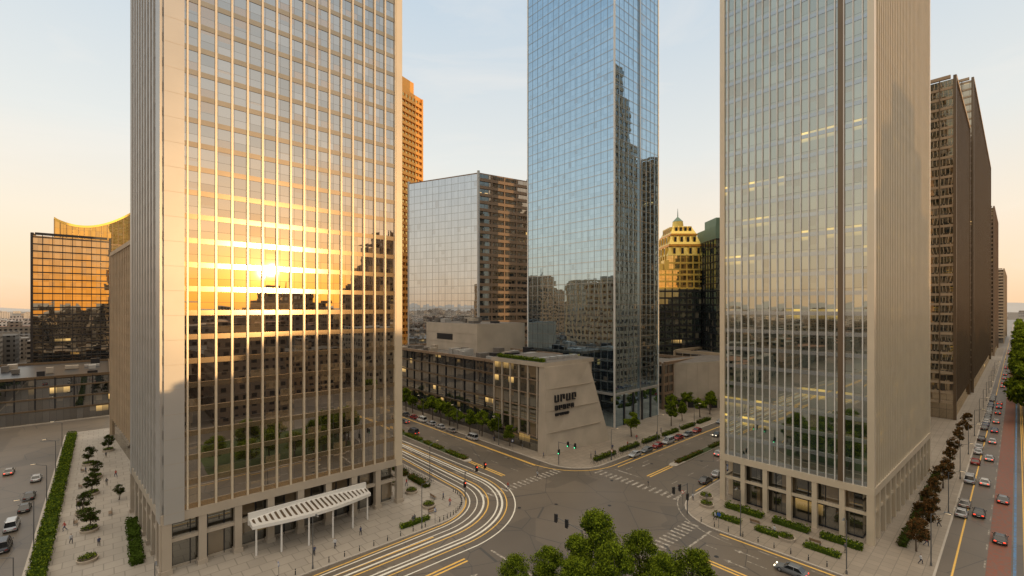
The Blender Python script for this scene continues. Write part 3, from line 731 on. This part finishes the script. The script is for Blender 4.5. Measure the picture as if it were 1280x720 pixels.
# ---------------------------------------------------------------- VEHICLES
M_tyre=plain('tyre',(.02,.02,.02),.8); M_hub=plain('hub',(.4,.4,.42),.3,.8); M_carglass=plain('car_glass',(.015,.017,.02),.05,0,.02,1,0,.8)
M_head=plain('headlamp',(.9,.85,.7),.2,0,0,1,0,.5,(1,.85,.6),3); M_headoff=plain('headlamp_off',(.6,.6,.6),.15); M_tail=plain('tail_lamp',(.5,.02,.01),.3,0,0,1,0,.5,(1,.06,.02),2.0); M_tailoff=plain('tail_lamp_off',(.25,.015,.01),.25)
def carmesh(col,kind=0,on=True):
    mb=MB(); P=plain('car_paint',col,.25,.3,.02,1,0,.6)
    hd,tl=(M_head,M_tail) if on else (M_headoff,M_tailoff)
    Ls=4.5 if kind==0 else 4.9; hw=.9 if kind==0 else .96; top=1.45 if kind==0 else 2.05; belt=.88 if kind==0 else 1.1
    x0=-Ls/2;x1=Ls/2
    st=[(x0,.45,.72,hw*.8),(x0+.12,.3,belt-.06,hw*.93),(x0+.6,.22,belt,hw),(-.3,.2,belt+.02,hw),(x1-1.3,.22,belt-.02,hw),(x1-.5,.24,belt-.16,hw*.96),(x1-.1,.3,belt-.3,hw*.88),(x1,.42,belt-.42,hw*.78)]
    def ring(s):
        x,a,b,w=s; return [Vector((x,-w*.92,a)),Vector((x,-w,(a+b)*.5)),Vector((x,-w*.9,b)),Vector((x,w*.9,b)),Vector((x,w,(a+b)*.5)),Vector((x,w*.92,a))]
    rs=[ring(s) for s in st]
    for i in range(len(rs)-1):
        for k in range(6):
            j=(k+1)%6; mb.face([rs[i][k],rs[i][j],rs[i+1][j],rs[i+1][k]][::-1],P,smooth=False)
    mb.face(rs[0],P); mb.face(rs[-1][::-1],P)
    if kind==0: b=(-1.85,1.0); t=(-1.2,.25)
    else: b=(-2.3,1.55); t=(-2.15,.75)
    def rect(a,c,w,z): return [(a,-w,z),(c,-w,z),(c,w,z),(a,w,z)]
    zb=belt-.02
    mb.hexa(rect(b[0],b[1],hw*.86,zb),rect(t[0],t[1],hw*.7,top-.07),M_carglass)
    mb.hexa(rect(t[0]-.04,t[1]+.04,hw*.72,top-.068),rect(t[0]+.12,t[1]-.12,hw*.6,top),P)
    for sy in (-1,1):
        for f in (0,.45,1) if kind==0 else (0,.33,.66,1):
            xb=b[0]+(b[1]-b[0])*f; xt=t[0]+(t[1]-t[0])*f
            mb.tube((xb,sy*hw*.865,zb),(xt,sy*hw*.705,top-.05),.05,.04,P,5)
        mb.box(.75 if kind==0 else 1.2,.95 if kind==0 else 1.4,sy*(hw+.08)-.08,sy*(hw+.08)+.08,belt,belt+.14,P)
        for wx in (x0+.85,x1-.85):
            mb.tube((wx,sy*(hw-.2),.33),(wx,sy*(hw+.015),.33),.33,.33,M_tyre,14); mb.tube((wx,sy*(hw+.016),.33),(wx,sy*(hw+.03),.33),.19,.17,M_hub,10)
        mb.box(x1-.12,x1+.02,sy*hw*.6-.17,sy*hw*.6+.17,.52,.66,hd)
        mb.box(x0-.03,x0+.1,sy*hw*.64-.16,sy*hw*.64+.16,.6,.76,tl)
    mb.box(x0-.02,x0+.05,-.26,.26,.42,.54,M_white); mb.box(x1-.03,x1+.03,-.4,.4,.36,.48,M_darkm)
    return mb.mesh('car')
cols=[(.5,.5,.5),(.03,.03,.035),(.62,.6,.56),(.2,.21,.22),(.3,.03,.025),(.05,.08,.16),(.36,.33,.3),(.1,.1,.1)]
CM=[carmesh(c,0) for c in cols]; CO=[carmesh(c,0,False) for c in cols]; VM=[carmesh(c,1) for c in ((.75,.74,.7),(.08,.08,.09))]; VO=[carmesh(c,1,False) for c in ((.75,.74,.7),(.08,.08,.09),(.5,.5,.5))]
def car(x,y,a,van=False,z=.0,parked=True):
    T=(VO if van else CO) if parked else (VM if van else CM)
    put(R.choice(T),('parked_' if parked else '')+('van' if van else 'car'),(x,y,z),a)
def rowx(x0,x1,y,a,p=.85,step=6.2):
    x=x0
    while x<x1:
        if R.random()<p: car(x+R.uniform(-.3,.3),y+R.uniform(-.1,.1),a,R.random()<.15)
        x+=step
def rowy(y0,y1,x,a,p=.85,step=6.2):
    y=y0
    while y<y1:
        if R.random()<p: car(x+R.uniform(-.1,.1),y+R.uniform(-.3,.3),a,R.random()<.15)
        y+=step
rowx(106,250,72.6,math.pi); rowx(108,240,50.2,0,.8); rowy(104,200,87.7,math.pi/2,.75)
rowx(110,330,7.6,0,.6,6.5)
for i,(x,y,a) in enumerate([(131,56.9,0),(152,53.6,0),(160,57,0),(150,66,math.pi),
     (82,150,math.pi/2),(77,135,math.pi/2),(81,24,math.pi/2)]): car(x,y,a,i%6==5,0,False)
x=120
while x<700:
    car(x,R.choice((2.1,5.2)),0,False,0,False); x+=R.uniform(10,26)
for y in (124,171): car(-20+R.uniform(-5,5),y,math.pi/2*R.choice((1,-1)),False,0,False)
car(-13,118,math.pi/2,True); car(-13,128,math.pi/2,True)
for yy in (138,146,160): car(-12.2,yy,math.pi/2)
def bikemesh():
    mb=MB(); m=M_darkm
    for cx in (-.52,.52):
        for i in range(12):
            a0=2*math.pi*i/12;a1=2*math.pi*(i+1)/12
            mb.tube((cx+.33*math.cos(a0),0,.34+.33*math.sin(a0)),(cx+.33*math.cos(a1),0,.34+.33*math.sin(a1)),.02,.02,M_tyre,4,False)
    for p,q in (((-.52,0,.34),(-.15,0,.36)),((-.52,0,.34),(-.2,0,.8)),((-.15,0,.36),(-.22,0,.92)),((-.15,0,.36),(.38,0,.82)),((-.2,0,.8),(.36,0,.85)),((.52,0,.34),(.34,0,1.0)),((.34,-.28,1.02),(.34,.28,1.02))): mb.tube(p,q,.022,.02,m,5)
    mb.box(-.36,-.1,-.07,.07,.92,.98,m); return mb.mesh('parked_bicycle')
BK=bikemesh()
for i in range(26): put(BK,'parked_bicycle',(97+i*1.5+R.uniform(-.3,.3),75.7,.13),math.pi/2+R.uniform(-.2,.2))
for i in range(16): put(BK,'parked_bicycle',(58.0,93+i*1.3+R.uniform(-.2,.2),.13),R.uniform(-.2,.2))

# ---------------------------------------------------------------- STREET FURNITURE
M_pole=plain('pole_metal',(.16,.16,.16),.45,.5); M_lens=plain('lamp_lens',(.8,.75,.6),.3,0,0,1,0,.5,(1,.7,.35),2)
def lampmesh():
    mb=MB(); mb.tube((0,0,0),(0,0,.5),.16,.14,M_pole,8); mb.tube((0,0,.5),(0,0,8.4),.09,.06,M_pole,8)
    p=Vector((0,0,8.4))
    for i in range(6):
        a=math.pi/2*(i+1)/6; q=Vector((1.8*math.sin(a)*1.0,0,8.4+.9*(1-math.cos(a))**.5*.9)); mb.tube(p,q,.05,.045,M_pole,6); p=q
    mb.hexa([(1.5,-.16,p.z-.06),(2.5,-.1,p.z-.06),(2.5,.1,p.z-.06),(1.5,.16,p.z-.06)],[(1.55,-.1,p.z+.1),(2.4,-.06,p.z+.06),(2.4,.06,p.z+.06),(1.55,.1,p.z+.1)],M_pole)
    mb.box(1.65,2.35,-.09,.09,p.z-.1,p.z-.062,M_lens); return mb.mesh('street_lamp')
LM=lampmesh()
def lamp(x,y,a): put(LM,'street_lamp',(x,y,.12),a)
for y in range(96,200,22): lamp(59.3,y,0); lamp(89.8,y+10,math.pi)
for x in range(104,260,24): lamp(x,74.8,-math.pi/2); lamp(x+12,48,math.pi/2)
for x in range(100,420,28): lamp(x,9.4,-math.pi/2)
for x in (5,25,45): lamp(x,75.7,-math.pi/2)
for y in (18,34): lamp(87,y,math.pi)
for y in range(90,210,24): lamp(-9,y,math.pi)
Mg_=plain('signal_green',(.05,.4,.2),.3,0,0,1,0,.5,(.1,1,.45),2.5); Mr_=plain('signal_red',(.5,.03,.02),.3,0,0,1,0,.5,(1,.08,.03),3); Mo_=plain('signal_off',(.06,.04,.01),.3)
def sigmesh(red):
    mb=MB(); mb.tube((0,0,0),(0,0,6.2),.12,.08,M_pole,8); mb.tube((0,0,6.0),(6,0,6.4),.07,.05,M_pole,6)
    def head(x,z):
        mb.box(x-.2,x+.2,-.16,.16,z-.6,z+.6,M_darkm)
        mb.box(x-.3,x+.3,.162,.19,z-.72,z+.72,M_darkm)
        for k,(dz,m) in enumerate(((.38,Mr_ if red else Mo_),(0,Mo_),(-.38,Mo_ if red else Mg_))):
            mb.tube((x,-.16,z+dz),(x,-.2,z+dz),.14,.14,m,10); mb.box(x-.15,x+.15,-.34,-.165,z+dz+.14,z+dz+.17,M_darkm)
    head(5.6,6.2); head(3.2,6.1); head(0,3.4); return mb.mesh('traffic_signal')
S1,S2=sigmesh(True),sigmesh(False)
put(S1,'traffic_signal',(58.6,80.5,.12),0); put(S2,'traffic_signal',(90.5,82,.12),math.pi/2*3); put(S1,'traffic_signal',(88.5,45,.12),math.pi); put(S2,'traffic_signal',(57.2,46.8,.12),math.pi/2)
def signmesh(c):
    mb=MB(); mb.tube((0,0,0),(0,0,2.9),.04,.04,M_pole,6); mb.tube((0,-.045,2.6),(0,-.07,2.6),.36,.36,c,16); mb.tube((0,-.072,2.6),(0,-.075,2.6),.27,.27,M_wp,16); return mb.mesh('traffic_sign')
SG=[signmesh(plain('sign_red',(.5,.03,.02),.5)),signmesh(plain('sign_blue',(.03,.12,.45),.5))]
for x,y in ((59.2,95),(90,100),(104,74.6),(92,47.8),(87,38),(48,75.8),(20,75.8),(59,128)): put(R.choice(SG),'traffic_sign',(x,y,.12),R.choice((0,math.pi/2,-math.pi/2)))
def benchmesh():
    mb=MB(); Mw=plain('bench_wood',(.2,.12,.06),.7)
    for k in range(4): mb.box(-.9,.9,-.25+k*.13,-.15+k*.13,.42,.46,Mw)
    for k in range(3): mb.box(-.9,.9,.3,.33,.55+k*.13,.65+k*.13,Mw)
    for sx in (-.75,.75):
        mb.box(sx-.04,sx+.04,-.22,-.16,0,.42,M_pole); mb.box(sx-.04,sx+.04,.24,.3,0,.95,M_pole); mb.box(sx-.04,sx+.04,-.16,.24,.38,.42,M_pole)
    return mb.mesh('park_bench')
BM=benchmesh()
for x,y,a in ((-4,122,1.57),(-4,134,1.57),(-4,146,1.57),(-4,160,1.57),(1,123,-1.57),(94,24,1.57),(94,34,1.57),(50,80,0),(54,86,1.57)): put(BM,'park_bench',(x,y,.13),a)
def bollmesh():
    mb=MB(); mb.tube((0,0,0),(0,0,.85),.09,.08,M_darkm,8); mb.tube((0,0,.85),(0,0,.95),.1,.04,M_darkm,8); mb.tube((0,0,.7),(0,0,.76),.095,.095,M_wp,8); return mb.mesh('bollard')
BO=bollmesh()
for i in range(18):
    a=math.radians(-90+90*i/17); put(BO,'bollard',(49+10.3*math.cos(a),86+10.3*math.sin(a),.12))
for i in range(14): put(BO,'bollard',(12+i*2.6,75.8,.12))
for i in range(10): put(BO,'bollard',(87,18+i*2.6,.12))
def plantermesh():
    mb=MB(); n=16
    P=[(1.3*math.cos(2*math.pi*i/n),1.3*math.sin(2*math.pi*i/n)) for i in range(n)]; Q=[(a*1.1,b*1.1) for a,b in P]
    mb.hexa([(*p,0) for p in P],[(*p,.5) for p in Q],M_concl); mb.prism([(a*.88,b*.88) for a,b in Q],.5,.53,M_soil)
    rnd=random.Random(3)
    for _ in range(200):
        a=rnd.uniform(0,6.28);r=1.2*math.sqrt(rnd.random()); leaf(mb,Vector((r*math.cos(a),r*math.sin(a),.55+rnd.uniform(0,.45))),.15,rnd.choice((L_g1,L_g2)),rnd)
    return mb.mesh('planter')
PM=plantermesh()
for x,y in ((-2,116.5),(-3,127),(-2,139),(-1.5,152),(-3,166),(-2,103),(1,178),(52,92),(52,99),(51,83),(92,28),(95,44),(99,46)): put(PM,'planter',(x,y,.13))

# ---------------------------------------------------------------- PEDESTRIANS
def person(seed,shirt,trs):
    rnd=random.Random(seed); s=rnd.uniform(.14,.32)
    J={'pel':((0,0,.95),.15),'ch':((0,0.02,1.25),.17),'nk':((0,.02,1.47),.06),'hd':((0,.04,1.62),.1),'ht':((0,.03,1.72),.085),
       'ls':((-.19,.02,1.4),.07),'le':((-.24,-s*.5,1.14),.05),'lh':((-.23,-s*.2,.88),.04),'rs':((.19,.02,1.4),.07),'re':((.24,s*.5,1.14),.05),'rh':((.23,s*.9,.9),.04),
       'lk':((-.1,s*.8,.52),.075),'lf':((-.1,s*.6,.08),.05),'lt':((-.1,s*.6+.17,.05),.04),'lhp':((-.1,0,.88),.1),'rhp':((.1,0,.88),.1),'rk':((.1,-s*.3,.5),.075),'rf':((.1,-s*1.3,.1),.05),'rt':((.1,-s*1.3+.16,.04),.04)}
    E=[('pel','ch'),('ch','nk'),('nk','hd'),('hd','ht'),('ch','ls'),('ls','le'),('le','lh'),('ch','rs'),('rs','re'),('re','rh'),('pel','lhp'),('lhp','lk'),('lk','lf'),('lf','lt'),('pel','rhp'),('rhp','rk'),('rk','rf'),('rf','rt')]
    ks=list(J); me=bpy.data.meshes.new('p'); me.from_pydata([J[k][0] for k in ks],[(ks.index(a),ks.index(b)) for a,b in E],[])
    o=bpy.data.objects.new('p',me); scene.collection.objects.link(o)
    o.modifiers.new('s','SKIN'); sv=me.skin_vertices[0].data
    for i,k in enumerate(ks): sv[i].radius=(J[k][1],J[k][1]*(.75 if k in('ch','pel') else 1)); sv[i].use_root=(i==0)
    sub=o.modifiers.new('u','SUBSURF'); sub.levels=1
    dg=bpy.context.evaluated_depsgraph_get(); m2=bpy.data.meshes.new_from_object(o.evaluated_get(dg)); m2.name='pedestrian'
    bpy.data.objects.remove(o)
    m2.materials.clear()
    for m in (plain('shirt',shirt,.8),plain('trousers',trs,.8),plain('skin',(.45,.28,.2),.6),plain('hair',(.03,.02,.015),.7)): m2.materials.append(m)
    for p in m2.polygons:
        z=p.center.z; x=abs(p.center.x); y=p.center.y
        p.material_index=0 if z>.93 else 1
        if z>1.47: p.material_index=3 if (z>1.66 or y<.0) else 2
        if x>.2 and z<.95: p.material_index=2
        if z<.09: p.material_index=3
    return m2
PP=[person(i,a,b) for i,(a,b) in enumerate((((.5,.5,.5),(.03,.03,.05)),((.05,.06,.12),(.04,.04,.04)),((.45,.08,.06),(.08,.09,.15)),((.1,.1,.1),(.2,.17,.13))))]
spots=[(55,84),(53,96),(56.5,104),(54,118),(93,98),(91,110),(92,88),(100,79.5),(112,80),(126,81),(95,47),(97,45.5),(90,40),(92,30),(94,20),(-1,108),(-5,120),(-4,131),(0,144),(-3,158),(30,79),(35,81),(26,80),(44,78),(45,78.6),(54,80),(70,79.5),(80,79.6),(94.5,58),(100,11),(108,10.6),(119,10.5),(140,80),(150,79),(104,80.5),(117,79),(134,79.4),(93,120),(92.8,134),(-4,112),(2,150),(0,170)]
for x,y in spots: put(R.choice(PP),'pedestrian',(x+R.uniform(-.6,.6),y+R.uniform(-.6,.6),.13 if not(60<x<86 or 50<y<73) else 0),R.uniform(0,6.28),R.uniform(.94,1.05))

# ---------------------------------------------------------------- SKY, SUN, CAMERA
EL=math.radians(4.0); AZ=math.radians(166.3)   # clockwise from +Y
S=Vector((math.sin(AZ)*math.cos(EL),math.cos(AZ)*math.cos(EL),math.sin(EL)))
w=bpy.data.worlds.new('World'); scene.world=w; w.use_nodes=True; nt=w.node_tree; nt.nodes.clear()
sk=N(nt,'ShaderNodeTexSky'); sk.sky_type='NISHITA'; sk.sun_disc=False; sk.sun_elevation=EL; sk.sun_rotation=AZ; sk.altitude=50; sk.air_density=1; sk.dust_density=2.0; sk.ozone_density=1
tc=N(nt,'ShaderNodeTexCoord'); sp=N(nt,'ShaderNodeSeparateXYZ'); L(nt,tc.outputs['Generated'],sp.inputs[0])
zc=math_(nt,'MAXIMUM',sp.outputs[2],0.0)
cr=N(nt,'ShaderNodeValToRGB'); L(nt,zc,cr.inputs[0]); e=cr.color_ramp.elements
e[0].position=0; e[0].color=(.98,.66,.40,1); e[1].position=1; e[1].color=(2.0,1.72,1.36,1)  # ramp brightened towards zenith, above the view, to add light on the ground
for p_,c_ in ((.05,(1.0,.75,.52)),(.15,(.95,.82,.66)),(.30,(.79,.80,.77)),(.56,(.56,.66,.75)),(.75,(1.5,1.36,1.14))):
    x_=e.new(p_); x_.color=(*c_,1)
mp=N(nt,'ShaderNodeMapping'); mp.inputs['Scale'].default_value=(1.2,2.2,6.5); mp.inputs['Rotation'].default_value=(.15,.1,.5); L(nt,tc.outputs['Generated'],mp.inputs[0])
cn=N(nt,'ShaderNodeTexNoise'); cn.inputs['Scale'].default_value=1.3; cn.inputs['Detail'].default_value=7; cn.inputs['Roughness'].default_value=.6; cn.inputs['Distortion'].default_value=.6; L(nt,mp.outputs[0],cn.inputs[0])
cf=math_(nt,'MULTIPLY',math_(nt,'MINIMUM',math_(nt,'MAXIMUM',math_(nt,'MULTIPLY',math_(nt,'SUBTRACT',cn.outputs['Fac'],.5),4.0),0.0),1.0),.34)
haze=mixc(nt,cf,cr.outputs[0],(1.0,.90,.80))
dt=N(nt,'ShaderNodeVectorMath',operation='DOT_PRODUCT'); L(nt,tc.outputs['Generated'],dt.inputs[0]); dt.inputs[1].default_value=tuple(S)
gd=math_(nt,'MAXIMUM',dt.outputs['Value'],0.0)
gl1=math_(nt,'MULTIPLY',math_(nt,'POWER',gd,3.0),math_(nt,'POWER',math_(nt,'SUBTRACT',1.0,zc),10.0))
gl2=math_(nt,'POWER',gd,600.0)
def scalec(col,f):
    n=N(nt,'ShaderNodeVectorMath',operation='SCALE')
    if isinstance(col,tuple): n.inputs[0].default_value=col
    else: L(nt,col,n.inputs[0])
    if isinstance(f,float): n.inputs['Scale'].default_value=f
    else: L(nt,f,n.inputs['Scale'])
    return n.outputs[0]
def addv(a,b):
    n=N(nt,'ShaderNodeVectorMath',operation='ADD'); L(nt,a,n.inputs[0]); L(nt,b,n.inputs[1]); return n.outputs[0]
hz=mixc(nt,math_(nt,'MINIMUM',math_(nt,'MULTIPLY',gl1,1.6),1.0),haze,(1.35,.56,.10))
tot=addv(scalec(sk.outputs[0],.025),hz)
tot=addv(tot,scalec((1.5,.7,.15),gl2))
bg=N(nt,'ShaderNodeBackground'); bg.inputs[1].default_value=1.0
ow=N(nt,'ShaderNodeOutputWorld'); L(nt,tot,bg.inputs[0]); L(nt,bg.outputs[0],ow.inputs[0])
sd=bpy.data.lights.new('sun','SUN'); sd.energy=2.0; sd.angle=math.radians(.5); sd.color=(1,.62,.28)
so=bpy.data.objects.new('sun',sd); scene.collection.objects.link(so); so.rotation_mode='QUATERNION'; so.rotation_quaternion=S.to_track_quat('Z','Y'); so.location=(0,-50,120)
cd=bpy.data.cameras.new('camera'); cam=bpy.data.objects.new('camera',cd); scene.collection.objects.link(cam)
cam.location=(0,0,H); cam.rotation_euler=(math.pi/2,0,math.radians(48.05-90)); cd.sensor_width=36; cd.lens=36*568/1280; cd.shift_y=25/1280
cd.clip_start=.5; cd.clip_end=30000; scene.camera=cam
scene.view_settings.view_transform='Standard'; scene.view_settings.look='None'; scene.view_settings.exposure=0
